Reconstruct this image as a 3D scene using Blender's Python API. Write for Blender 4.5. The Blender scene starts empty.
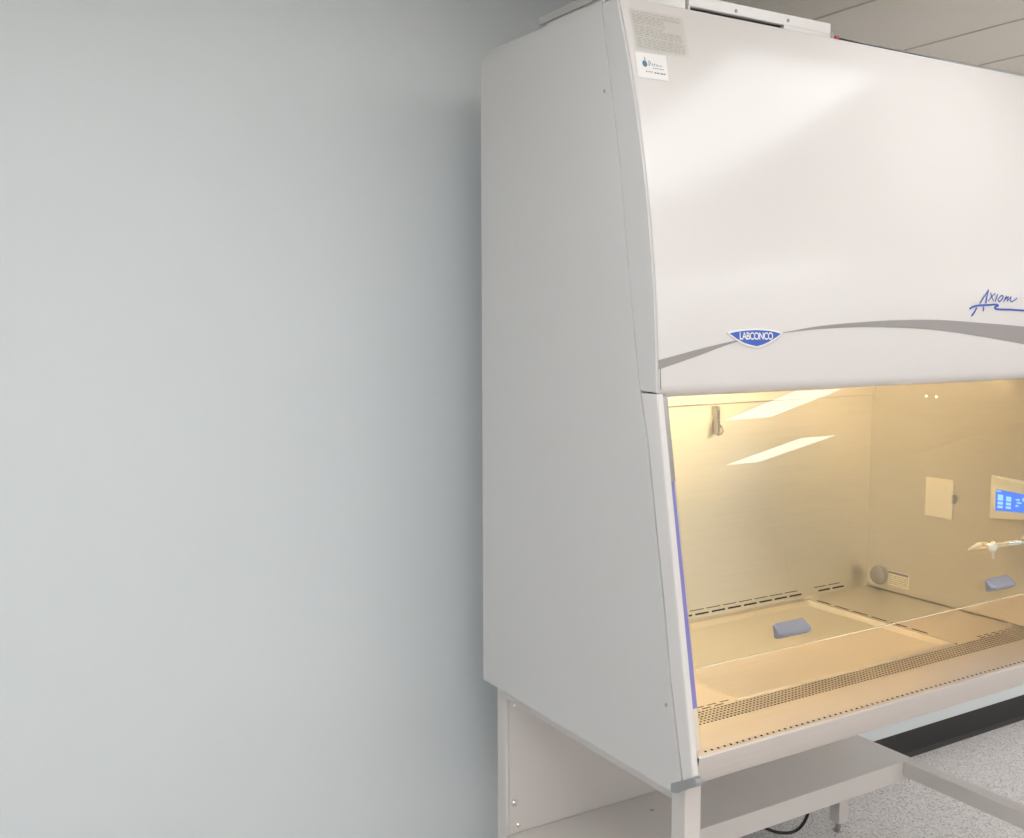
import bpy, bmesh, math, random
from mathutils import Vector, Matrix
random.seed(4)
SC = bpy.context.scene
COL = SC.collection
HS = 0.75            # height of the cabinet's underside above the floor
WALL_Y = 0.24        # back wall plane
CEIL = HS + 1.88
CW = 1.379           # cabinet width

# ------------------------------------------------------------------ materials
def new_mat(name):
    m = bpy.data.materials.new(name); m.use_nodes = True
    nt = m.node_tree; nt.nodes.clear()
    out = nt.nodes.new('ShaderNodeOutputMaterial')
    return m, nt, out

def lin(c):
    f = lambda v: v/12.92 if v <= 0.04045 else ((v+0.055)/1.055)**2.4
    return (f(c[0]/255), f(c[1]/255), f(c[2]/255), 1)

def pbr(name, col, rough=0.5, metal=0.0, spec=0.5, bump=None, var=None, coat=0.0, coat_rough=0.1):
    m, nt, out = new_mat(name)
    b = nt.nodes.new('ShaderNodeBsdfPrincipled')
    b.inputs['Base Color'].default_value = col
    b.inputs['Roughness'].default_value = rough
    b.inputs['Metallic'].default_value = metal
    b.inputs['Specular IOR Level'].default_value = spec
    b.inputs['Coat Weight'].default_value = coat
    b.inputs['Coat Roughness'].default_value = coat_rough
    nt.links.new(b.outputs[0], out.inputs[0])
    tc = nt.nodes.new('ShaderNodeTexCoord')
    if bump:
        n = nt.nodes.new('ShaderNodeTexNoise'); n.inputs['Scale'].default_value = bump[0]; n.inputs['Detail'].default_value = 3
        bp = nt.nodes.new('ShaderNodeBump'); bp.inputs['Strength'].default_value = bump[1]; bp.inputs['Distance'].default_value = bump[2]
        nt.links.new(tc.outputs['Object'], n.inputs['Vector'])
        nt.links.new(n.outputs['Fac'], bp.inputs['Height']); nt.links.new(bp.outputs[0], b.inputs['Normal'])
    if var:
        n = nt.nodes.new('ShaderNodeTexNoise'); n.inputs['Scale'].default_value = var[0]; n.inputs['Detail'].default_value = 4
        mp = nt.nodes.new('ShaderNodeMapRange')
        mp.inputs['To Min'].default_value = 1-var[1]; mp.inputs['To Max'].default_value = 1+var[1]
        mx = nt.nodes.new('ShaderNodeMix'); mx.data_type = 'RGBA'; mx.blend_type = 'MULTIPLY'; mx.inputs[0].default_value = 1
        mx.inputs[6].default_value = col
        nt.links.new(tc.outputs['Object'], n.inputs['Vector'])
        nt.links.new(n.outputs['Fac'], mp.inputs['Value']); nt.links.new(mp.outputs[0], mx.inputs[7])
        nt.links.new(mx.outputs[2], b.inputs['Base Color'])
    return m

def steel(name, col, rough, scale, aniso=0.0, tangent=(0, 0, 1), rvar=0.06, metal=1.0):
    """brushed stainless: fine streaks stretched along one axis"""
    m, nt, out = new_mat(name)
    b = nt.nodes.new('ShaderNodeBsdfPrincipled')
    b.inputs['Metallic'].default_value = metal
    b.inputs['Anisotropic'].default_value = aniso
    tg = nt.nodes.new('ShaderNodeCombineXYZ')
    for i in range(3): tg.inputs[i].default_value = tangent[i]
    if aniso: nt.links.new(tg.outputs[0], b.inputs['Tangent'])
    tc = nt.nodes.new('ShaderNodeTexCoord')
    mp = nt.nodes.new('ShaderNodeMapping'); mp.inputs['Scale'].default_value = scale
    n = nt.nodes.new('ShaderNodeTexNoise'); n.inputs['Scale'].default_value = 1; n.inputs['Detail'].default_value = 4
    big = nt.nodes.new('ShaderNodeTexNoise'); big.inputs['Scale'].default_value = 3.5; big.inputs['Detail'].default_value = 3
    r1 = nt.nodes.new('ShaderNodeMapRange'); r1.inputs['To Min'].default_value = rough-rvar; r1.inputs['To Max'].default_value = rough+rvar
    r2 = nt.nodes.new('ShaderNodeMapRange'); r2.inputs['To Min'].default_value = 0.92; r2.inputs['To Max'].default_value = 1.04
    mx = nt.nodes.new('ShaderNodeMix'); mx.data_type = 'RGBA'; mx.blend_type = 'MULTIPLY'; mx.inputs[0].default_value = 1
    mx.inputs[6].default_value = col
    bp = nt.nodes.new('ShaderNodeBump'); bp.inputs['Strength'].default_value = 0.04; bp.inputs['Distance'].default_value = 0.002
    L = nt.links.new
    L(tc.outputs['Object'], mp.inputs['Vector']); L(mp.outputs[0], n.inputs['Vector']); L(tc.outputs['Object'], big.inputs['Vector'])
    L(big.outputs['Fac'], r1.inputs['Value']); L(r1.outputs[0], b.inputs['Roughness'])
    L(n.outputs['Fac'], r2.inputs['Value']); L(r2.outputs[0], mx.inputs[7]); L(mx.outputs[2], b.inputs['Base Color'])
    L(n.outputs['Fac'], bp.inputs['Height']); L(bp.outputs[0], b.inputs['Normal'])
    L(b.outputs[0], out.inputs[0])
    return m

def emit(name, col, s):
    m, nt, out = new_mat(name)
    e = nt.nodes.new('ShaderNodeEmission'); e.inputs[0].default_value = col; e.inputs[1].default_value = s
    nt.links.new(e.outputs[0], out.inputs[0]); return m

def pane_mat(name, tint):
    m, nt, out = new_mat(name)
    t = nt.nodes.new('ShaderNodeBsdfTransparent'); t.inputs[0].default_value = tint
    g = nt.nodes.new('ShaderNodeBsdfGlossy'); g.inputs['Roughness'].default_value = 0.0
    f = nt.nodes.new('ShaderNodeFresnel')
    ge = nt.nodes.new('ShaderNodeNewGeometry'); mr = nt.nodes.new('ShaderNodeMapRange')
    mr.inputs['To Min'].default_value = 1.5; mr.inputs['To Max'].default_value = 1/1.5
    nt.links.new(ge.outputs['Backfacing'], mr.inputs['Value']); nt.links.new(mr.outputs[0], f.inputs[0])
    mx = nt.nodes.new('ShaderNodeMixShader')
    L = nt.links.new
    L(f.outputs[0], mx.inputs[0]); L(t.outputs[0], mx.inputs[1]); L(g.outputs[0], mx.inputs[2]); L(mx.outputs[0], out.inputs[0])
    return m

def terrazzo():
    m, nt, out = new_mat('speckled_floor')
    b = nt.nodes.new('ShaderNodeBsdfPrincipled'); b.inputs['Roughness'].default_value = 0.38
    tc = nt.nodes.new('ShaderNodeTexCoord')
    v = nt.nodes.new('ShaderNodeTexVoronoi'); v.inputs['Scale'].default_value = 215
    sep = nt.nodes.new('ShaderNodeSeparateColor')
    cr = nt.nodes.new('ShaderNodeValToRGB'); cr.color_ramp.interpolation = 'CONSTANT'
    e = cr.color_ramp.elements
    e[0].position = 0; e[0].color = (0.42, 0.40, 0.39, 1)
    e[1].position = 0.06; e[1].color = (0.52, 0.495, 0.485, 1)
    for p, c in ((0.2, 0.70), (0.40, 0.78), (0.70, 0.84), (0.92, 0.9)):
        x = e.new(p); x.color = (c, c*0.955, c*0.94, 1)
    L = nt.links.new
    L(tc.outputs['Object'], v.inputs['Vector']); L(v.outputs['Color'], sep.inputs[0])
    L(sep.outputs[0], cr.inputs[0]); L(cr.outputs[0], b.inputs['Base Color']); L(b.outputs[0], out.inputs[0])
    return m

M = {}
M['wall'] = pbr('pale_blue_paint', (0.762, 0.812, 0.836, 1), 0.55, bump=(260, 0.12, 0.001), var=(2.0, 0.012))
M['room'] = pbr('pale_room_paint', (0.80, 0.81, 0.80, 1), 0.6)
M['ceil'] = pbr('ceiling_tile', (0.93, 0.865, 0.775, 1), 0.9, bump=(320, 0.5, 0.002), var=(90, 0.05))
M['tbar'] = pbr('ceiling_grid_shade', (0.60, 0.56, 0.49, 1), 0.6)  # darker than the tiles, imitating shadow gaps along the grid
M['floor'] = terrazzo()
M['base'] = pbr('black_rubber_base', (0.018, 0.018, 0.018, 1), 0.45, var=(30, 0.3))
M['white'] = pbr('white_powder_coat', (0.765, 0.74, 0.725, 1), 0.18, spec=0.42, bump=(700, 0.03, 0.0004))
M['side'] = pbr('white_powder_coat_shaded', (0.66, 0.652, 0.645, 1), 0.42, spec=0.4, bump=(700, 0.03, 0.0004))  # same white coat, darkened to imitate weaker light off the front
M['stand'] = pbr('stand_powder_coat', (0.71, 0.675, 0.645, 1), 0.36, spec=0.5)
M['bracket'] = pbr('grey_plastic', (0.33, 0.33, 0.345, 1), 0.45)
M['grey'] = pbr('stripe_grey', (0.345, 0.325, 0.32, 1), 0.4)
M['blue'] = pbr('emblem_blue', (0.055, 0.145, 0.56, 1), 0.35)
M['script'] = pbr('script_blue', (0.05, 0.115, 0.48, 1), 0.4)
M['paper'] = pbr('white_sticker', (0.9, 0.89, 0.88, 1), 0.5)
M['film'] = pbr('translucent_label', (0.66, 0.645, 0.60, 1), 0.3)
M['print'] = pbr('grey_print', (0.46, 0.445, 0.42, 1), 0.6)
M['ink'] = pbr('label_ink', (0.20, 0.21, 0.25, 1), 0.6)
M['redink'] = pbr('label_red_ink', (0.55, 0.3, 0.29, 1), 0.6)
M['teal'] = pbr('label_blue_mark', (0.07, 0.20, 0.33, 1), 0.5)
M['dark'] = pbr('hole_shade', (0.012, 0.010, 0.007, 1), 0.9, spec=0.1)  # near-black colour stands in for shade behind slots and holes
M['seam'] = pbr('seam_shadow_gap', (0.22, 0.21, 0.21, 1), 0.8)
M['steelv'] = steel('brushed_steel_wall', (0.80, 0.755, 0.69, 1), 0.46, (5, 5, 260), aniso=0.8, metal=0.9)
M['steelw'] = steel('brushed_steel_shaded', (0.65, 0.60, 0.54, 1), 0.46, (5, 5, 260), aniso=0.8, metal=0.9)  # same wall steel, darkened to imitate less light on the right wall
M['steelh'] = steel('brushed_steel_floor', (0.78, 0.73, 0.65, 1), 0.42, (5, 260, 260))
M['steels'] = steel('brushed_steel_sill', (0.74, 0.705, 0.67, 1), 0.45, (5, 260, 260))
M['galv'] = pbr('grey_sheet_metal', (0.50, 0.49, 0.475, 1), 0.5)
M['chrome'] = pbr('chrome', (0.85, 0.83, 0.8, 1), 0.12, 1.0)
M['screw'] = pbr('screw_steel', (0.45, 0.44, 0.43, 1), 0.3, 1.0)
M['plate'] = pbr('cover_plate', (0.86, 0.78, 0.66, 1), 0.42, 0.6)
M['plug'] = pbr('grey_plug', (0.27, 0.262, 0.26, 1), 0.2)
M['cream'] = pbr('cream_plastic', (0.78, 0.70, 0.55, 1), 0.4)
M['handle'] = pbr('blue_grey_plastic', (0.265, 0.275, 0.33, 1), 0.25)
M['gedge'] = pbr('polished_glass_edge', (0.80, 0.74, 0.56, 1), 0.25)
M['edge'] = pbr('blue_edge_strip', (0.27, 0.25, 0.60, 1), 0.3)
M['black'] = pbr('black_rubber', (0.012, 0.012, 0.012, 1), 0.45)
M['red'] = pbr('red_plastic', (0.55, 0.05, 0.05, 1), 0.4)
M['glass'] = pane_mat('sash_glass', (0.955, 0.975, 0.96, 1))
M['tube'] = emit('warm_tube', (1.0, 0.765, 0.435, 1), 32.5)
M['troffer'] = emit('light_diffuser', (0.98, 0.987, 0.988, 1), 4.9)
M['troffer_dim'] = emit('light_diffuser_dimmed', (0.98, 0.985, 0.985, 1), 3.6)  # emission turned down so the front panel is lit less strongly
M['lcd'] = emit('lcd_blue', (0.10, 0.24, 0.95, 1), 1.0)
M['lcdlite'] = emit('lcd_cyan', (0.42, 0.75, 1.0, 1), 1.0)

# ------------------------------------------------------------------ mesh helpers
class MB:
    def __init__(s): s.v = []; s.f = []
    def add(s, vs, fs):
        b = len(s.v); s.v += [tuple(p) for p in vs]; s.f += [tuple(i+b for i in f) for f in fs]; return s
    def box(s, x0, x1, y0, y1, z0, z1):
        vs = [(x, y, z) for x in (x0, x1) for y in (y0, y1) for z in (z0, z1)]
        return s.add(vs, [(0,1,3,2),(4,6,7,5),(0,4,5,1),(2,3,7,6),(0,2,6,4),(1,5,7,3)])
    def prism(s, poly, x0, x1):
        """(y,z) polygon swept along x"""
        n = len(poly)
        vs = [(x0, y, z) for y, z in poly] + [(x1, y, z) for y, z in poly]
        fs = [tuple(range(n)), tuple(range(2*n-1, n-1, -1))]
        fs += [(i, (i+1) % n, n+(i+1) % n, n+i) for i in range(n)]
        return s.add(vs, fs)
    def sheet(s, prof, x0, x1):
        """open (y,z) line swept along x"""
        n = len(prof)
        vs = [(x0, y, z) for y, z in prof] + [(x1, y, z) for y, z in prof]
        return s.add(vs, [(i, i+1, n+i+1, n+i) for i in range(n-1)])
    def grid_holes(s, a0, a1, b0, b1, holes, fn):
        """rectangle a x b with rectangular holes; fn maps (a,b) to 3D"""
        A = sorted({round(v, 6) for v in [a0, a1] + [h for r in holes for h in (r[0], r[1])] if a0 <= v <= a1})
        B = sorted({round(v, 6) for v in [b0, b1] + [h for r in holes for h in (r[2], r[3])] if b0 <= v <= b1})
        idx = {}
        def vid(i, j):
            if (i, j) not in idx:
                idx[(i, j)] = len(s.v); s.v.append(tuple(fn(A[i], B[j])))
            return idx[(i, j)]
        for i in range(len(A)-1):
            for j in range(len(B)-1):
                ca, cb = (A[i]+A[i+1])/2, (B[j]+B[j+1])/2
                if any(r[0] < ca < r[1] and r[2] < cb < r[3] for r in holes): continue
                s.f.append((vid(i, j), vid(i+1, j), vid(i+1, j+1), vid(i, j+1)))
        return s
    def tube(s, pts, r, n=10, caps=True):
        pts = [Vector(p) for p in pts]; rs = r if isinstance(r, (list, tuple)) else [r]*len(pts)
        b = len(s.v); up = None
        for k, p in enumerate(pts):
            t = (pts[min(k+1, len(pts)-1)] - pts[max(k-1, 0)]).normalized()
            if up is None:
                up = Vector((0, 0, 1)) if abs(t.z) < 0.9 else Vector((1, 0, 0))
            a = (up - t*up.dot(t)).normalized(); up = a; c = t.cross(a)
            for i in range(n):
                th = 2*math.pi*i/n
                s.v.append(tuple(p + (a*math.cos(th) + c*math.sin(th))*rs[k]))
        for k in range(len(pts)-1):
            for i in range(n):
                s.f.append((b+k*n+i, b+k*n+(i+1) % n, b+(k+1)*n+(i+1) % n, b+(k+1)*n+i))
        if caps:
            s.f.append(tuple(b+i for i in range(n))[::-1]); s.f.append(tuple(b+(len(pts)-1)*n+i for i in range(n)))
        return s
    def lathe(s, c, axis, prof, n=20):
        """prof: (radius, height along axis)"""
        ax = Vector(axis).normalized(); u = Vector((0, 0, 1)) if abs(ax.z) < 0.9 else Vector((1, 0, 0))
        u = (u-ax*u.dot(ax)).normalized(); w = ax.cross(u); c = Vector(c); b = len(s.v)
        for r, h in prof:
            for i in range(n):
                th = 2*math.pi*i/n; s.v.append(tuple(c+ax*h+(u*math.cos(th)+w*math.sin(th))*r))
        for k in range(len(prof)-1):
            for i in range(n):
                s.f.append((b+k*n+i, b+k*n+(i+1) % n, b+(k+1)*n+(i+1) % n, b+(k+1)*n+i))
        s.f.append(tuple(b+(len(prof)-1)*n+i for i in range(n)))
        s.f.append(tuple(b+i for i in range(n))[::-1])
        return s
    def build(s, name, mat, parent=None, smooth=False, bevel=0.0, solid=0.0, angle=35):
        me = bpy.data.meshes.new(name); me.from_pydata(s.v, [], s.f)
        bm = bmesh.new(); bm.from_mesh(me)
        bmesh.ops.recalc_face_normals(bm, faces=bm.faces)
        bm.to_mesh(me); bm.free()
        o = bpy.data.objects.new(name, me); COL.objects.link(o)
        if mat: me.materials.append(mat)
        if parent is not None:
            o.parent = parent
            org = parent
            while org.parent is not None: org = org.parent
            if parent.type == 'EMPTY': o.location = -Vector(parent['pivot'])
        if solid:
            md = o.modifiers.new('thick', 'SOLIDIFY'); md.thickness = solid; md.offset = -1
        if bevel:
            md = o.modifiers.new('bevel', 'BEVEL'); md.width = bevel; md.segments = 3; md.limit_method = 'ANGLE'; md.angle_limit = math.radians(40)
        if smooth or bevel:
            for p in me.polygons: p.use_smooth = True
            if not bevel: me.set_sharp_from_angle(angle=math.radians(angle))
            else:
                w = o.modifiers.new('wn', 'WEIGHTED_NORMAL'); w.keep_sharp = True
        return o

def thing(name, label, cat, pivot, base, group=None):
    """Empty at the thing's base; part meshes are given in a frame whose origin is `base`; pivot is the Empty's place in that frame"""
    o = bpy.data.objects.new(name, None); COL.objects.link(o)
    o.location = Vector(base) + Vector(pivot); o['label'] = label; o['category'] = cat
    o['pivot'] = pivot; o.empty_display_size = 0.1
    if group: o['group'] = group
    return o

def tag(o, label, cat, group=None):
    o['label'] = label; o['category'] = cat
    if group: o['group'] = group
    return o

def struct(o): o['kind'] = 'structure'; return o

# ------------------------------------------------------------------ room
RX0, RX1, RY0 = -2.8, 11.0, -11.5
struct(MB().box(RX0-.1, RX1+.1, RY0-.1, WALL_Y+.1, -.1, 0).build('floor', M['floor']))
struct(MB().box(RX0-.1, RX1+.1, WALL_Y, WALL_Y+.1, 0, CEIL).build('wall_back', M['wall']))
struct(MB().box(RX0-.1, RX0, RY0, WALL_Y, 0, CEIL).build('wall_left', M['wall']))
struct(MB().box(RX1, RX1+.1, RY0, WALL_Y, 0, CEIL).build('wall_right', M['room']))
struct(MB().box(RX0-.1, RX1+.1, RY0-.1, RY0, 0, CEIL).build('wall_front', M['room']))
struct(MB().prism([(WALL_Y, 0), (WALL_Y-.016, 0), (WALL_Y-.014, .004), (WALL_Y-.006, .012), (WALL_Y-.003, .02), (WALL_Y-.003, .1), (WALL_Y, .101)], RX0, RX1).build('baseboard_back', M['base'], smooth=True))
XL = [-2.65, -2.05, -1.45, -.25, .1, .70, 1.30, 1.865, 2.29, 2.9, 3.5, 4.1, 4.7, 5.3, 5.9, 6.5, 7.1, 7.7, 8.3, 8.9, 9.5, 10.1, 10.7]

# lights: (x centre, y centre, size x, size y)
LIGHTS = [(1.0, -1.44, .60, 1.2), (5.2, -5.1, .62, 1.2), (7.2, -7.35, .62, 1.3), (-.85, -1.3, 1.2, .6)]  # first three appear as reflections; the last is added to lift wall shadow
LIGHTS += [(x, y, .6, 1.2) for x, y in ((-1.4, -3.64), (-1.4, -5.84), (-1.4, -8.04), (1.0, -3.64), (1.0, -5.84), (1.0, -8.04), (4.0, -1.44), (3.4, -3.64), (3.4, -5.84), (3.4, -8.04), (5.8, -1.44), (5.8, -3.64), (8.2, -1.44), (8.2, -3.64), (-1.4, -2.66), (-1.4, -4.86), (1.0, -4.86), (3.4, -4.86), (3.4, -7.06), (1.0, -7.06))]  # unseen fixtures added to fill the room with light
cells = [(x-sx/2, x+sx/2, y-sy/2, y+sy/2) for x, y, sx, sy in LIGHTS]
cl = MB().grid_holes(RX0-.1, RX1+.1, RY0-.1, WALL_Y+.1, cells, lambda a, b: (a, b, CEIL)).build('ceiling', M['ceil'])
struct(cl)
g = MB()
for x in XL:
    if not any(c[0]+.02 < x < c[1]-.02 for c in cells): g.box(x-.006, x+.006, RY0, WALL_Y, CEIL-.0015, CEIL+.002)
y = -.2-.61
while y > RY0:
    segs = sorted((c[0], c[1]) for c in cells if c[2]+.01 < y < c[3]-.01)
    x = RX0
    for a, b in segs + [(RX1, RX1)]:
        if a > x: g.box(x, a, y-.006, y+.006, CEIL-.0014, CEIL+.002)
        x = b
    y -= 1.22
o = g.build('ceiling_grid', M['tbar']); o.parent = cl

for i, (x, y, sx, sy) in enumerate(LIGHTS):
    t = thing('ceiling_light', 'white recessed fluorescent ceiling light with a flat glowing diffuser panel, reflected in the cabinet or added to light the room', 'ceiling light', (0, 0, 0), (x, y, CEIL), 'ceiling panel lights')
    fr = MB()
    a, b = sx/2, sy/2
    for q in ((-a, a, -b, -b+.018), (-a, a, b-.018, b), (-a, -a+.018, -b+.018, b-.018), (a-.018, a, -b+.018, b-.018)):
        fr.box(*q, -.004, .03)
    fr.box(-a, a, -b, b, .03, .05)
    fr.build('frame', M['white'], t)
    MB().box(-a+.018, a-.018, -b+.018, b-.018, .006, .014).build('diffuser', M['troffer' if i else 'troffer_dim'], t)

# ------------------------------------------------------------------ cabinet
CB = (0, 0, HS)
cab = thing('biosafety_cabinet', 'large white laboratory safety cabinet with sloped front, glass sash and lit steel interior', 'safety cabinet', (CW/2, -.4, 0), CB)

def yf(z):
    t = z-1.1
    return 0.0006*t**3 + 0.2008*t*t + 0.1456*t - 0.6639
def dyf(z):
    t = z-1.1
    return 0.0018*t*t + 0.4016*t + 0.1456
def S(x, z, off=0.0008):
    m = dyf(z); l = math.hypot(1, m)
    return (x, yf(z)-off/l, z+off*m/l)
def fl(z): return -.8257 + .169*z        # front plane of the jambs
SEAM = [(-.503, 1.57), (-.5108, 1.5152), (-.5252, 1.4528), (-.5467, 1.35), (-.5665, 1.248), (-.5901, 1.0874), (-.6153, .9274), (-.6401, .7883)]
SEAM2 = [(-.664, .6902), (-.6917, .5338), (-.7193, .3788), (-.7436, .2241), (-.7703, .0916)]
TRI = [yf(1.57), 1.57]
# side panels
for side in (0, 1):
    def X(a, b): return (a, b) if side == 0 else (CW-b, CW-a)
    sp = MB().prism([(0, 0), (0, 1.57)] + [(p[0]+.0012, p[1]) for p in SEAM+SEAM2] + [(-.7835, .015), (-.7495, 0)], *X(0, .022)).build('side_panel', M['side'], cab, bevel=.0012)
    for y, z in ((-.5139, 1.3935), (-.7325, .1699)):
        xs = 0 if side == 0 else CW
        d = -1 if side == 0 else 1
        MB().lathe((xs, y, z), (d, 0, 0), [(.0042, -.001), (.0042, .0006), (.0028, .0016), (.001, .0016)], 12).build('screw', M['screw'], sp)
    ed = [(yf(z), z) for z in [1.57-.0436*i for i in range(19)]]
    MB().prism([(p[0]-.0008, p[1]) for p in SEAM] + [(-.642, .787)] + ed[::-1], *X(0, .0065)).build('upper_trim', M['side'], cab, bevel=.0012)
    jp = [(-.6415, .783)] + [(p[0]-.0012, p[1]) for p in SEAM2] + [(-.7845, .030), (-.815, .0522)]
    jp += [(fl(.2), .2), (fl(.5), .5), (fl(.783), .783)]
    MB().prism(jp, *X(.0, .0168)).build('front_jamb', M['white'], cab, bevel=.004)
    MB().prism([(-.7497, -.001), (-.7497, .0165), (-.8152, .0526), (-.824, .0515), (-.827, .046), (-.824, .038), (-.812, .031), (-.79, .018), (-.772, .004), (-.757, -.001)], *X(-.0008, .017)).build('corner_bracket', M['bracket'], cab, bevel=.002)
    tr = MB()
    z = .618
    while z < .772:
        tr.prism([(fl(z)+.013, z), (fl(z)+.022, z), (fl(z+.011)+.022, z+.011), (fl(z+.011)+.013, z+.011)], *X(.0168, .036)); z += .0135
    tr.prism([(fl(.61)+.0145, .61), (fl(.61)+.024, .61), (fl(.775)+.024, .775), (fl(.775)+.0145, .775)], *X(.0168, .0375))
    tr.build('sash_track', M['screw'], cab)

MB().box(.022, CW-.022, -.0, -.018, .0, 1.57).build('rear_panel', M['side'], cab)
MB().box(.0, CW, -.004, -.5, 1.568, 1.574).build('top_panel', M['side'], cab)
MB().box(.022, CW-.022, -.018, -.75, .0, .012).build('bottom_panel', M['side'], cab)

# front panel: curved sheet with a rolled lower edge
prof = [(-.50, 1.575), (yf(1.57)+.004, 1.575), (yf(1.57)+.0012, 1.574), (yf(1.57), 1.571)]
z = 1.555
while z > .806: prof.append((yf(z), z)); z -= .02
cy, cz, R = yf(.80)+.026, .80, .026
for k in range(13):
    th = math.pi + math.pi*0.55*k/12
    prof.append((cy+R*math.cos(th), cz+R*math.sin(th)))
prof += [(-.648, .7785), (-.584, .7785), (-.582, .7795), (-.584, .7805), (-.66, .7805)]  # inward lip is added to keep lamp light off the sill
fp = MB().sheet(prof, .0066, CW-.0066).build('front_panel', M['white'], cab, smooth=True, angle=50)

UP = [(.005,.8485),(.1037,.8674),(.1952,.8829),(.27,.8925),(.3463,.9007),(.4585,.9138),(.6029,.9224),(.7306,.9265),(.8655,.9264),(1.0083,.9199),(1.1975,.9091),(1.3715,.893)]
LO = [(.007,.8309),(.1034,.8546),(.195,.8782),(.27,.891),(.3462,.8995),(.4582,.9073),(.6025,.911),(.7299,.9084),(.8646,.9015),(1.0072,.8872),(1.1967,.8642),(1.3715,.834)]
def interp(P, x):
    # smooth (Catmull-Rom in x)
    for i in range(len(P)-1):
        if x <= P[i+1][0] or i == len(P)-2:
            p0, p1, p2, p3 = P[max(i-1, 0)], P[i], P[i+1], P[min(i+2, len(P)-1)]
            h = p2[0]-p1[0]; t = (x-p1[0])/h
            m1 = (p2[1]-p0[1])/(p2[0]-p0[0])*h; m2 = (p3[1]-p1[1])/(p3[0]-p1[0])*h
            return (2*t**3-3*t*t+1)*p1[1]+(t**3-2*t*t+t)*m1+(-2*t**3+3*t*t)*p2[1]+(t**3-t*t)*m2
st = MB(); N = 90
for i in range(N+1):
    x = .0068 + (1.3715-.0068)*i/N
    zu, zl = interp(UP, x), interp(LO, x)
    for k in range(4):
        st.v.append(S(x, zl+(zu-zl)*k/3))
for i in range(N):
    for k in range(3): st.f.append((4*i+k, 4*i+4+k, 4*i+5+k, 4*i+1+k))
st.build('swoosh_stripe', M['grey'], fp).location = (0, 0, 0)
# short vertical gap left of the lower lip of the panel
sm = MB()
sm.add([S(x, z, .0006) for x, z in ((.0105, .79), (.0125, .79), (.0125, .832), (.0105, .832))], [(0, 1, 2, 3)])
sm.build('panel_seam', M['seam'], fp)

def ribbon(mb, pts, w, off=.0012):
    """a pen stroke lying on the curved panel; w is width, or (start, end)"""
    n = len(pts); b = len(mb.v)
    for k in range(n):
        a = Vector(pts[max(k-1, 0)]); c = Vector(pts[min(k+1, n-1)]); d = (c-a).normalized(); nn = Vector((-d.y, d.x))
        ww = w if not isinstance(w, tuple) else w[0]+(w[1]-w[0])*k/(n-1)
        p = Vector(pts[k])
        mb.v.append(S(*(p+nn*ww/2), off)); mb.v.append(S(*(p-nn*ww/2), off))
    for k in range(n-1): mb.f.append((b+2*k, b+2*k+1, b+2*k+3, b+2*k+2))
def dense(pts, sub=5):
    out = []
    for i in range(len(pts)-1):
        p0, p1, p2, p3 = [Vector(pts[j]) for j in (max(i-1, 0), i, i+1, min(i+2, len(pts)-1))]
        for k in range(sub):
            t = k/sub
            out.append(tuple(.5*((2*p1)+(p2-p0)*t+(2*p0-5*p1+4*p2-p3)*t*t+(3*p1-p0-3*p2+p3)*t**3)))
    out.append(tuple(pts[-1])); return out
sl = MB()
STROKES = [
 ([(1.0569,1.0016),(1.042,.9876),(1.0182,.9667)], (.002,.0035)), ([(1.0064,.956),(.9947,.9445),(.9833,.9354)], .0038),
 ([(1.0567,1.0001),(1.0493,.9861),(1.0417,.9669)], (.002,.0048)), ([(1.0337,.9592),(1.0306,.9477)], .0048),
 ([(.977,.9528),(.9907,.9582),(1.0154,.9617),(1.0526,.9631),(1.0803,.9645),(1.0928,.9621),(1.08,.9587),(1.0772,.9556),(1.0897,.9528),(1.1409,.952),(1.1994,.9501),(1.30,.947)], .0038),
 ([(1.0637,.994),(1.0667,.9848),(1.0746,.9725)], .0027), ([(1.0824,.9919),(1.0666,.9832),(1.052,.9723)], .0022),
 ([(1.0924,.9905),(1.0853,.9803),(1.0795,.971)], .0027),
 ([(1.1074,.9876),(1.0981,.982),(1.0925,.9758),(1.0973,.9719),(1.1079,.9775),(1.1136,.9845),(1.1074,.9876)], .0026),
 ([(1.1139,.9713),(1.1265,.9862)], .0026), ([(1.1265,.9862),(1.1207,.9776)], .0026), ([(1.1207,.9776),(1.1355,.9855)], .0024),
 ([(1.1355,.9855),(1.1281,.973)], .0026), ([(1.1281,.973),(1.1471,.9849)], .0024), ([(1.1471,.9849),(1.1423,.9739),(1.15,.9724),(1.1607,.9764),(1.1715,.9812)], .0024)]
for p, w in STROKES: ribbon(sl, dense(p), tuple(q*1.2 for q in w) if isinstance(w, tuple) else w*1.2)
sl.build('script_lettering', M['script'], fp)

# emblem: shield with white rim and white lettering
def shield(s, off0, off1):
    cx, cz0 = .2645, .8905
    pts = []
    top = [(.1835,.9017),(.2036,.9055),(.2236,.9076),(.2445,.9089),(.2657,.9094),(.2872,.9086),(.3086,.9071),(.3275,.904),(.3447,.8995)]
    bot = [(.334,.8932),(.318,.8850),(.3018,.8778),(.285,.8722),(.2673,.8683),(.248,.8722),(.2282,.8777),(.208,.8870),(.193,.8965)]
    out = [(cx+(x-cx)*s, cz0+(z-cz0)*(1-(1-s)*1.9)) for x, z in top+bot]
    mb = MB(); n = len(out)
    mb.v = [S(x, z, off0) for x, z in out] + [S(x, z, off1) for x, z in out]
    mb.f = [tuple(range(n)), tuple(range(2*n-1, n-1, -1))] + [(i, (i+1) % n, n+(i+1) % n, n+i) for i in range(n)]
    return mb
em = shield(1.0, -.0005, .0028).build('emblem', M['paper'], cab)
shield(.90, .002, .0033).build('emblem_field', M['blue'], em)
cu = bpy.data.curves.new('lettering', 'FONT'); cu.body = 'LABCONCO'; cu.size = 1; cu.offset = .02; cu.space_character = .86
to = bpy.data.objects.new('lettering', cu); COL.objects.link(to)
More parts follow.
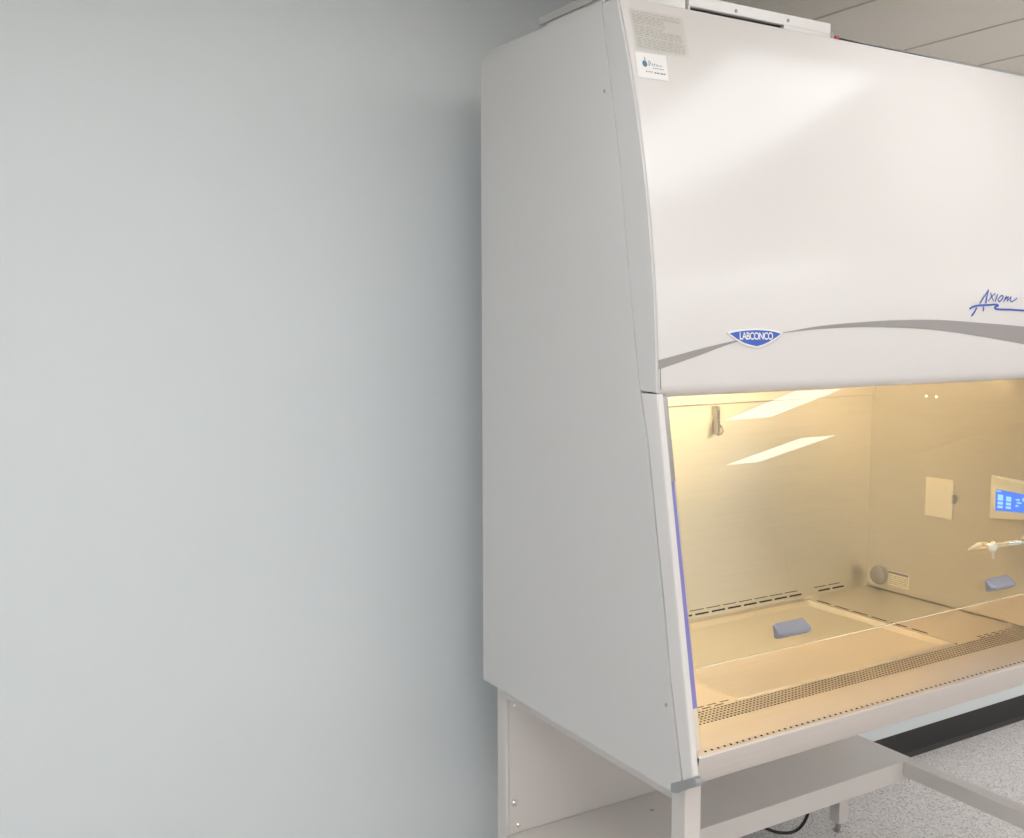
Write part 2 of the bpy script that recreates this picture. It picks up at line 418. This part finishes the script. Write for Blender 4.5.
dg = bpy.context.evaluated_depsgraph_get(); tm = bpy.data.meshes.new_from_object(to.evaluated_get(dg))
bpy.data.objects.remove(to); bpy.data.curves.remove(cu)
xs = [v.co.x for v in tm.vertices]; ys = [v.co.y for v in tm.vertices]
tx0, tx1, ty0, ty1 = min(xs), max(xs), min(ys), max(ys)
for v in tm.vertices:
    u = (v.co.x-tx0)/(tx1-tx0); w = (v.co.y-ty0)/(ty1-ty0)
    v.co = S(.2185+.0945*u, .8865+.0155*w-.0012*u, .0040)
tm.materials.append(M['paper'])
lo = bpy.data.objects.new('emblem_lettering', tm); COL.objects.link(lo); lo.parent = em

# stickers at the top left corner of the front panel
def patch(mb, c, off, nx=4, nz=6, r=0):
    b = len(mb.v)
    for j in range(nz+1):
        for i in range(nx+1):
            u, w = i/nx, j/nz
            x = (c[0][0]*(1-u)+c[1][0]*u)*(1-w)+(c[3][0]*(1-u)+c[2][0]*u)*w
            z = (c[0][1]*(1-u)+c[1][1]*u)*(1-w)+(c[3][1]*(1-u)+c[2][1]*u)*w
            mb.v.append(S(x, z, off))
    for j in range(nz):
        for i in range(nx): mb.f.append((b+j*(nx+1)+i, b+j*(nx+1)+i+1, b+(j+1)*(nx+1)+i+1, b+(j+1)*(nx+1)+i))
rect = lambda x0, x1, z0, z1: [(x0, z0), (x1, z0), (x1, z1), (x0, z1)]
mb = MB(); patch(mb, rect(.026, .164, 1.4645, 1.5515), .0006)
cl2 = mb.build('clear_label', M['film'], cab)
cl2['label'] = 'translucent grey label covered in small faded print'
pr = MB(); z = 1.546; k = 0
while z > 1.470:
    x = .031
    lim = .112 if 1.51 < z < 1.535 else .156
    while x < lim-.006:
        w = min(random.uniform(.006, .02), lim-x)
        patch(pr, rect(x, x+w, z-.0013, z), .0009, 1, 1); x += w+.003
    z -= .0033 if k % 7 else .005
    k += 1
pr.build('fine_print', M['print'], cl2)
mb = MB(); patch(mb, [(.0184, 1.4066), (.0962, 1.4068), (.0999, 1.4606), (.0205, 1.4591)], .0010)
ws = mb.build('white_sticker', M['paper'], cab)
ws['label'] = 'white sticker with a small round blue mark and a line of print'
mk = MB(); n = 16
mk.v = [S(.0405+.0062*math.cos(2*math.pi*i/n), 1.4362+.0066*math.sin(2*math.pi*i/n), .0014) for i in range(n)]; mk.f = [tuple(range(n))]
patch(mk, rect(.0418, .0436, 1.442, 1.450), .0014, 1, 1)
mk.build('blue_mark', M['teal'], ws)
# the legible letters of the maker line, then unreadable strokes
il = MB()
for a, b, w in (((.0505,1.4325),(.0520,1.4440),.0011),((.0520,1.4440),(.0565,1.4405),.0011),((.0565,1.4405),(.0505,1.4325),.0011),
                ((.0590,1.4350),(.0625,1.4355),.0011),((.0590,1.4350),(.0600,1.4390),.0011),((.0600,1.4390),(.0625,1.4375),.0009),
                ((.0650,1.4330),(.0655,1.4385),.0011),((.0655,1.4385),(.0680,1.4380),.0011),
                ((.0700,1.4385),(.0715,1.4335),.0010),((.0715,1.4335),(.0735,1.4385),.0010),
                ((.0755,1.4335),(.0775,1.4380),.0009),((.0790,1.4340),(.0815,1.4380),.0009),((.0830,1.4335),(.0850,1.4380),.0009)):
    ribbon(il, [a, b], w, .0014)
x = .060
while x < .086:
    patch(il, rect(x, x+.0025, 1.4285, 1.4302), .0014, 1, 1); x += .0042
x = .062
while x < .088:
    w = random.uniform(.002, .005); patch(il, rect(x, x+w, 1.4185, 1.4212), .0014, 1, 1); x += w+.0016
il.build('sticker_print', M['ink'], ws)
rl = MB(); x = .040
while x < .058:
    w = random.uniform(.002, .005); patch(rl, rect(x, x+w, 1.4195, 1.4217), .0014, 1, 1); x += w+.0014
rl.build('red_print', M['redink'], ws)

# housing on top
def housing(name, x0, x1, slot):
    mb = MB()
    z0 = 1.5745
    if slot:
        zs = 1.5835
        mb.box(x0, x1, -.547, -.535, zs, 1.607); mb.box(.470, x1, -.547, -.535, z0, zs)
        mb.box(x0, x0+.006, -.545, -.535, z0, zs)
        mb.box(x0, x1, -.535, -.25, 1.601, 1.607); mb.box(x0, x1, -.26, -.25, z0, 1.601); mb.box(x1-.006, x1, -.535, -.26, z0, 1.601); mb.box(x0, x0+.006, -.535, -.26, z0, 1.601)
    else:
        mb.box(x0, x1, -.547, -.25, z0, 1.607)
    return mb.build(name, M['white'], cab, bevel=.0012)
housing('exhaust_housing', .03, .183, False)
ev = housing('exhaust_cover', .1925, .619, True)
for x, z in ((.3252, 1.592), (.4815, 1.5945)):
    MB().lathe((x, -.5468, z), (0, -1, 0), [(.004, 0), (.004, .0012), (.0024, .0012)], 10).build('screw', M['plug'], ev)
hc = MB().prism([(-.228, 1.595), (-.545, 1.595), (-.545, 1.6055), (-.222, 1.6055)], .024, .03).build('housing_side_flange', M['galv'], cab)
MB().box(.027, .183, -.555, -.22, 1.607, 1.6125).build('housing_lid', M['galv'], cab, bevel=.001)

# ---- interior shell (brushed steel)
IX0, IX1, IY, IZ = .067, 1.31, -.125, .10
back_holes = []
def dashes(a0, a1, pitch, ln, b0, b1, gaps=()):
    out = []; a = a0
    while a+ln <= a1:
        if not any(g0 < a+ln/2 < g1 for g0, g1 in gaps): out.append((a, a+ln, b0, b1))
        a += pitch
    return out
back_holes += dashes(.10, 1.21, .0610, .052, .1225, .1248, ((1.02, 1.10),))
back_holes += dashes(.12, 1.23, .0610, .050, .1085, .1135, ((1.00, 1.12),))
MB().grid_holes(IX0, IX1, .1, .845, back_holes, lambda a, b: (a, IY, b)).build('interior_back_wall', M['steelv'], cab)
MB().box(IX0, IX1, IY+.02, IY+.024, .05, .2).build('rear_slot_backing', M['dark'], cab)  # dark sheet imitating shade inside the wall slots
MB().box(IX0, IX1, IY-.012, IY-.0005, .697, .845).build('rear_top_rail', M['steelv'], cab, bevel=.003)
def sidewall(x, t, m=M['steelv']):
    mb = MB(); z0 = .1022
    mb.prism([(IY, z0), (IY, .85), (-.655, .85), (fl(.78)+.05, .775), (fl(.12)+.05, .12), (-.722, z0)], x, x+t)
    return mb.build('interior_side_wall', m, cab)
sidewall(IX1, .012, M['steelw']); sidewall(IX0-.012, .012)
MB().box(IX0, IX1, -.54, IY, .843, .847).build('air_diffuser', M['plate'], cab)
# lamp recess and warm tube above the opening
MB().sheet([(-.54, .845), (-.545, .865), (-.64, .865), (-.655, .845), (-.655, .785)], IX0, IX1).build('lamp_reflector', M['paper'], cab)
for x in (IX0, IX1-.002):
    MB().box(x, x+.002, -.664, -.535, .7795, .868).build('light_leak_plate', M['paper'], cab)  # unseen end plates added to stop lamp light leaking out
lt = MB().tube([(.12, -.590, .820), (1.26, -.590, .820)], .0125, 14).build('lamp_tube', M['tube'], cab, smooth=True)
for x in (.10, 1.26):
    MB().lathe((x, -.590, .820), (1, 0, 0), [(.016, 0), (.016, .02), (.013, .021)], 14).build('lamp_holder', M['paper'], cab)

# floor of the work area
TX0, TX1, TY0, TY1 = .268, 1.030, -.648, -.148
fh = [(TX0-.0014, TX1+.0003, TY0-.0014, TY1+.0006)]
for a in range(6):
    y0 = -.172-.066*a; fh.append((1.0375, 1.0445, y0-.050, y0))
fh += dashes(.085, .255, .036, .026, -.6395, -.6360) + dashes(.097, .255, .036, .026, -.6500, -.6460)
fh += dashes(1.125, 1.30, .030, .021, -.6395, -.6360) + dashes(1.125, 1.30, .030, .021, -.6500, -.6460)
MB().grid_holes(IX0, IX1-.0016, -.653, IY, fh, lambda a, b: (a, b, IZ)).build('work_surface', M['steelh'], cab)
# dished tray
def rr(x0, x1, y0, y1, r, n=5):
    out = []
    for cx, cy, a in ((x1-r, y1-r, 0), (x0+r, y1-r, 90), (x0+r, y0+r, 180), (x1-r, y0+r, 270)):
        for k in range(n+1):
            th = math.radians(a+90*k/n); out.append((cx+r*math.cos(th), cy+r*math.sin(th)))
    return out
tm_ = MB()
rings = [(0, .0085, -.001), (.002, .0085, .0006), (.010, .010, .0006), (.0125, .010, -.0005), (.026, .012, -.0085), (.029, .012, -.0095)]
n = None
for ins, r, dz in rings:
    ring = rr(TX0+ins, TX1-ins, TY0+ins, TY1-ins, r)
    n = len(ring); tm_.v += [(x, y, IZ+dz) for x, y in ring]
for k in range(len(rings)-1):
    for i in range(n): tm_.f.append((k*n+i, k*n+(i+1) % n, (k+1)*n+(i+1) % n, (k+1)*n+i))
tm_.f.append(tuple((len(rings)-1)*n+i for i in range(n)))
tm_.build('work_tray', M['steelh'], cab, smooth=True, angle=18)
# perforated front grille
gh = []
gx0, px_, py_ = .075, .0106, .0101
for i in range(int((1.305-gx0)/px_)):
    for j in range(6):
        gx = gx0+i*px_; gy = -.7130+j*py_
        gh.append((gx, gx+.0066, gy, gy+.0068))
gm = MB()
A = sorted({round(v, 5) for h in gh for v in (h[0], h[1])} | {IX0-.01, IX1+.005}); B = sorted({round(v, 5) for h in gh for v in (h[2], h[3])} | {-.7140, -.6531})
hs_ = {(round(h[0], 5), round(h[2], 5)) for h in gh}
for a in A:
    for b in B: gm.v.append((a, b, IZ))
for i in range(len(A)-1):
    for j in range(len(B)-1):
        if (A[i], B[j]) in hs_: continue
        gm.f.append((i*len(B)+j, (i+1)*len(B)+j, (i+1)*len(B)+j+1, i*len(B)+j+1))
gm.build('front_grille', M['steelh'], cab, solid=.0012)
MB().box(IX0-.012, IX1+.012, -.775, IY, .0605, .0625).build('under_floor_pan', M['dark'], cab)  # coloured dark to imitate shade seen through the holes
# steel sill, with a row of small holes near its front edge
SP = [(-.714, .1), (-.73, .0994), (-.76, .0965), (-.780, .0932), (-.7935, .0908)]
sx0, sx1 = .0172, CW-.0172
sill = MB(); sill.sheet(SP, sx0, sx1)
hole_p, hole_q = (-.7935, .0908), (-.8045, .0884)
holes = dashes(.042, 1.35, .0166, .0050, 0.32, 0.78)
sill.grid_holes(sx0, sx1, 0, 1, holes, lambda a, b: (a, hole_p[0]+(hole_q[0]-hole_p[0])*b, hole_p[1]+(hole_q[1]-hole_p[1])*b))
sill.sheet([hole_q, (-.8112, .0864), (-.8126, .0852), (-.8126, .0838), (-.8020, .032), (-.8000, .0292), (-.796, .028), (-.73, .0275)], sx0, sx1)
sill.build('front_sill', M['steels'], cab, smooth=True, angle=40)
for x in (.0738, 1.3055): MB().lathe((x, -.612, IZ), (0, 0, 1), [(.0055, -.001), (.0055, .003), (.003, .005), (.001, .0055)], 12).build('stud', M['chrome'], cab, smooth=True)
MB().lathe((IX1-.004, IY-.004, IZ+.001), (0, 0, 1), [(.004, -.001), (.004, .003), (.001, .005)], 12).build('stud', M['chrome'], cab)

# ---- sash
GT = math.tan(math.radians(10.2)); GY = -.7555; GZ = .2395
def gl(t, off):   # point on the pane: t up along z from the lower edge, off outwards (towards the room)
    l = math.hypot(1, GT); return (GY+GT*t-off/l, GZ+t+off*GT/l)
MBp = lambda t0, t1, o0, o1, x0, x1: MB().prism([gl(t0, o0), gl(t1, o0), gl(t1, o1), gl(t0, o1)], x0, x1)
sash = MBp(0, .545, 0, -.0055, .030, CW-.030).build('sash', M['glass'], cab)
sash['label'] = 'clear glass sliding sash'
MBp(-.0003, .0010, .0002, -.0057, .03, CW-.03).build('lower_edge', M['gedge'], sash)
for x0, x1 in ((.0170, .0392), (CW-.0392, CW-.0170)):
    e = MBp(-.07, .372, .012, -.002, x0, x1).build('sash_edge_strip', M['edge'], cab)
    MBp(-.165, -.07, .0115, -.002, x0, x1).build('lower_edge_strip', M['cream'], cab)
    e['label'] = 'blue violet strip along the edge of the glass'
for cx in (.318, 1.032):
    a0, a1 = cx-.046, cx+.046
    hp = [(.024, 0), (.025, .012), (.031, .025), (.037, .026), (.054, .006), (.056, 0)]
    # t (up), off (out)
    mb = MB()
    ring = []
    for x, sc in ((a0, .55), (a0+.006, 1.0), (a1-.006, 1.0), (a1, .55)):
        ring.append([(x, *gl(t if sc == 1 else .040+(t-.040)*.85, o_*sc)) for t, o_ in hp])
    nn = len(hp)
    for r_ in ring: mb.v += r_
    for k in range(3):
        for i in range(nn): mb.f.append((k*nn+i, k*nn+(i+1) % nn, (k+1)*nn+(i+1) % nn, (k+1)*nn+i))
    mb.f.append(tuple(range(nn))); mb.f.append(tuple(3*nn+i for i in range(nn))[::-1])
    mb.build('sash_handle', M['handle'], sash, bevel=.002)

# ---- fittings on the right interior wall (x = IX1, facing -x)
def onwall(mb, y0, y1, z0, z1, t, x=IX1): return mb.box(x-t, x, min(y0, y1), max(y0, y1), z0, z1)
op = onwall(MB(), -.331, -.4215, .3565, .4705, .005).build('outlet_cover', M['plate'], cab, bevel=.0015)
onwall(MB(), -.4215, -.4285, .404, .428, .009).build('latch', M['screw'], op, bevel=.001)
wd = MB()
def wedge(y0, y1, za0, za1, zb0, zb1, p0, p1, q=0.0):
    vs = [(IX1+.001, y0, za0), (IX1+.001, y0, za1), (IX1+.001, y1, zb1), (IX1+.001, y1, zb0),
          (IX1-p0, y0-q, za0+q), (IX1-p0, y0-q, za1-q), (IX1-p1, y1+q, zb1-q), (IX1-p1, y1+q, zb0+q)]
    return MB().add(vs, [(0,1,2,3),(7,6,5,4),(0,4,5,1),(2,6,7,3),(1,5,6,2),(0,3,7,4)])
bz = wedge(-.538, -.742, .378, .501, .408, .492, .008, .052, .003).build('display_housing', M['cream'], cab, bevel=.002)
def face(u, w, lift):   # u: 0..1 along depth, w: 0..1 up, on the sloped face
    y = -.541+(-.739+.541)*u; p = .008+.044*u
    z0 = .381+.030*u; z1 = .498-.009*u
    return (IX1-p-lift, y, z0+(z1-z0)*w)
def fpatch(mb, u0, u1, w0, w1, lift):
    b = len(mb.v); mb.v += [face(u0, w0, lift), face(u1, w0, lift), face(u1, w1, lift), face(u0, w1, lift)]; mb.f.append((b, b+1, b+2, b+3))
mb = MB(); fpatch(mb, .10, .92, .20, .72, .0012); mb.build('display_screen', M['lcd'], bz)
mb = MB()
for u0, u1, w0, w1 in ((.11,.20,.67,.70),(.14,.235,.46,.61),(.14,.235,.36,.43),(.14,.235,.27,.33),(.285,.375,.46,.59),(.285,.375,.36,.43),(.285,.375,.27,.33),
                       (.45,.52,.52,.56),(.47,.55,.44,.48),(.45,.50,.35,.40),(.56,.60,.52,.62),(.64,.74,.46,.61),(.64,.74,.33,.42),(.79,.88,.46,.61),(.79,.88,.33,.42)):
    fpatch(mb, u0, u1, w0, w1, .002)
mb.build('display_graphics', M['lcdlite'], bz)
# service valve: pipe from wall, body, pointed lever and round cap
vb = MB().tube([(IX1+.002, -.655, .338), (IX1-.03, -.655, .338), (1.262, -.645, .336), (1.252, -.625, .331), (1.25, -.60, .322)], .0085, 12)
vb.lathe((1.25, -.592, .300), (0, 0, 1), [(.005, .0), (.008, .003), (.010, .008), (.0105, .022), (.008, .029), (.005, .032)], 14)
vb.lathe((IX1, -.655, .338), (-1, 0, 0), [(.02, -.001), (.02, .004), (.012, .008)], 18)
sv = vb.build('service_valve', M['chrome'], cab, smooth=True)
MB().tube([(1.25, -.590, .318), (1.248, -.572, .318), (1.246, -.555, .313), (1.244, -.535, .303), (1.243, -.522, .295)], [.007, .0125, .0125, .008, .003], 12).build('valve_lever', M['chrome'], sv, smooth=True)
MB().lathe((1.236, -.598, .3165), (-1, -.25, 0), [(.010, -.008), (.0108, .0), (.010, .006), (.007, .008)], 18).build('valve_cap', M['paper'], sv, smooth=True)
MB().tube([(1.25, -.592, .302), (1.25, -.592, .284)], [.005, .0035], 10).build('valve_nozzle', M['chrome'], sv, smooth=True)
MB().lathe((IX1, -.1715, .1418), (-1, 0, 0), [(.0285, -.001), (.0285, .004), (.026, .010), (.018, .015), (.008, .017)], 26).build('port_plug', M['plug'], cab, smooth=True)
wl = onwall(MB(), -.2075, -.2815, .120, .1655, .0012).build('warning_label', M['cream'], cab)
pl = MB()
onwall(pl, -.2085, -.2805, .1565, .1635, .0016)
for r in range(5):
    y = -.212
    while y > -.276:
        w = random.uniform(.005, .014); onwall(pl, y, max(y-w, -.279), .1262+.0058*r, .1279+.0058*r, .0016); y -= w+.003
pl.build('label_print', M['ink'], wl)
for y in (-.318, -.352): MB().lathe((IX1, y, .705), (-1, 0, 0), [(.005, -.001), (.005, .002), (.002, .004)], 12).build('screw', M['chrome'], cab)
# hook on back wall
hk = MB().box(.6655, .6695, IY-.012, IY, .650, .692)
hk.box(.663, .6695, IY-.020, IY, .613, .652)
hk.box(.6695, .684, IY-.0035, IY, .622, .690)
hk.tube([(.672, IY-.012, .640), (.676, IY-.022, .634), (.676, IY-.026, .624), (.673, IY-.020, .615), (.668, IY-.012, .612)], .0034, 10)
hb = hk.build('hook', M['screw'], cab, smooth=True)
for z in (.682, .630): MB().lathe((.679, IY-.0035, z), (0, -1, 0), [(.004, -.001), (.004, .002), (.002, .003)], 10).build('screw', M['chrome'], hb)

# ------------------------------------------------------------------ stand
SX0, SX1 = .037, 1.347
std = thing('cabinet_stand', 'white steel base stand with square legs and low shelf under the safety cabinet', 'stand', (CW/2, -.4, 0), (0, 0, 0))
ZS = HS-.41
LEG = .043
for x0 in (SX0, SX1-LEG):
    for y0 in (-.751, -.051):
        lg = MB().box(x0, x0+LEG, y0, y0+LEG, .035, HS-.0015).build('leg', M['stand'], std, bevel=.003)
        cx, cy = x0+LEG/2, y0+LEG/2
        MB().lathe((cx, cy, 0), (0, 0, 1), [(.014, 0), (.014, .006), (.009, .010), (.009, .045)], 14).build('levelling_foot', M['screw'], lg, smooth=True)
    MB().box(x0+.001, x0+LEG-.001, -.708, -.051, HS-.043, HS-.0015).build('top_rail', M['stand'], std, bevel=.002)
    MB().box(x0-.002, x0+LEG+.002, -.708, -.292, ZS-.046, ZS).build('side_rail', M['stand'], std, bevel=.003)
for y0 in (-.049,):
    MB().box(SX0+LEG, SX1-LEG, y0, y0+.03, HS-.034, HS-.0015).build('rear_rail', M['stand'], std, bevel=.002)
sh = MB().prism([(-.0515, ZS-.05), (-.0515, ZS), (-.291, ZS), (-.291, ZS-.060), (-.286, ZS-.060), (-.286, ZS-.005), (-.0565, ZS-.005), (-.0565, ZS-.05)], SX0, SX1)
sh = sh.build('shelf', M['stand'], std, bevel=.0015)
bp_ = MB().box(SX0+.008, SX1-.008, -.0565, -.0515, ZS+.002, HS-.036).build('back_panel', M['stand'], std)
for x, z, k in ((.060, HS-.062, .45), (.060, ZS+.085, 1), (.072, ZS+.022, .8)):
    MB().lathe((x, -.0565, z), (0, -1, 0), [(.0095*k, -.001), (.0095*k, .001), (.0055*k, .0012), (.0055*k, .004), (.002*k, .005)], 14).build('screw', M['chrome'], bp_)
MB().lathe((.45, -.14, ZS), (0, 0, 1), [(.005, -.001), (.005, .002), (.002, .003)], 10).build('screw', M['screw'], sh)

# ------------------------------------------------------------------ loose cables
def dense3(pts, sub=8):
    out = []
    for i in range(len(pts)-1):
        p0, p1, p2, p3 = [Vector(pts[j]) for j in (max(i-1, 0), i, i+1, min(i+2, len(pts)-1))]
        for k in range(sub):
            t = k/sub
            out.append(.5*((2*p1)+(p2-p0)*t+(2*p0-5*p1+4*p2-p3)*t*t+(3*p1-p0-3*p2+p3)*t**3))
    out.append(Vector(pts[-1])); return out
cord = thing('power_cord', 'black power cord hanging in a loop below the shelf of the stand', 'cord', (1.14, 0, 0), (0, 0, 0))
MB().tube(dense3([(.80, WALL_Y-.035, .46), (.81, .17, .44), (.86, .06, .25), (.95, .01, .125), (1.013, .0, .084), (1.06, .0, .056), (1.11, .0, .037), (1.15, .0, .031), (1.18, .0, .038), (1.203, .0, .058), (1.216, .0, .09), (1.226, .004, .17), (1.23, .010, .35), (1.23, .012, .62), (1.23, .010, HS+.03)]), .0052, 10).build('cable', M['black'], cord, smooth=True)
MB().box(.785, .815, WALL_Y-.040, WALL_Y, .445, .475).build('plug', M['black'], cord, bevel=.004)

wire = thing('indicator_wire', 'thin dark wire with a small red connector lying on top of the safety cabinet', 'cable', (.66, -.5, 1.575), CB)
wz = 1.5784
MB().tube(dense3([(.632, -.52, wz+.004), (.66, -.535, wz+.003), (.75, -.538, wz), (.86, -.538, wz), (1.0, -.535, wz), (1.15, -.52, wz), (1.25, -.45, wz)]), .0026, 8).build('wire', M['black'], wire, smooth=True)
MB().box(.639, .650, -.545, -.532, 1.5756, 1.584).build('connector', M['red'], wire, bevel=.002)
MB().box(.626, .637, -.542, -.528, 1.5756, 1.590).build('connector_clip', M['bracket'], wire, bevel=.002)

# ------------------------------------------------------------------ camera
f, yaw, pitch, roll = 1035.0937, 0.54414301, 0.09450792, -0.00166881
fw = Vector((math.sin(yaw)*math.cos(pitch), math.cos(yaw)*math.cos(pitch), -math.sin(pitch)))
r0 = Vector((math.cos(yaw), -math.sin(yaw), 0)); u0 = r0.cross(fw)
r = r0*math.cos(roll)+u0*math.sin(roll); u = -r0*math.sin(roll)+u0*math.cos(roll)
cam = bpy.data.cameras.new('camera'); co = bpy.data.objects.new('camera', cam); COL.objects.link(co)
mw = Matrix(((r.x, u.x, -fw.x, 0), (r.y, u.y, -fw.y, 0), (r.z, u.z, -fw.z, 0), (0, 0, 0, 1)))
co.matrix_world = Matrix.Translation((-1.28595, -2.27177, HS+.92601)) @ mw
cam.sensor_fit = 'HORIZONTAL'; cam.sensor_width = 36; cam.lens = 36*f/1024; cam.clip_start = .02
SC.camera = co

w = bpy.data.worlds.new('world'); SC.world = w; w.use_nodes = True
w.node_tree.nodes['Background'].inputs[0].default_value = (0.8, 0.85, 0.9, 1); w.node_tree.nodes['Background'].inputs[1].default_value = 0.0

for o in SC.objects:
    if 'pivot' in o: del o['pivot']
vs = SC.view_settings
vs.view_transform = 'Standard'; vs.look = 'None'; vs.gamma = 1; vs.use_curve_mapping = False; vs.exposure = 0.37
SC.cycles.max_bounces = 10; SC.cycles.diffuse_bounces = 5; SC.cycles.glossy_bounces = 6; SC.cycles.transparent_max_bounces = 8
SC.cycles.use_denoising = True
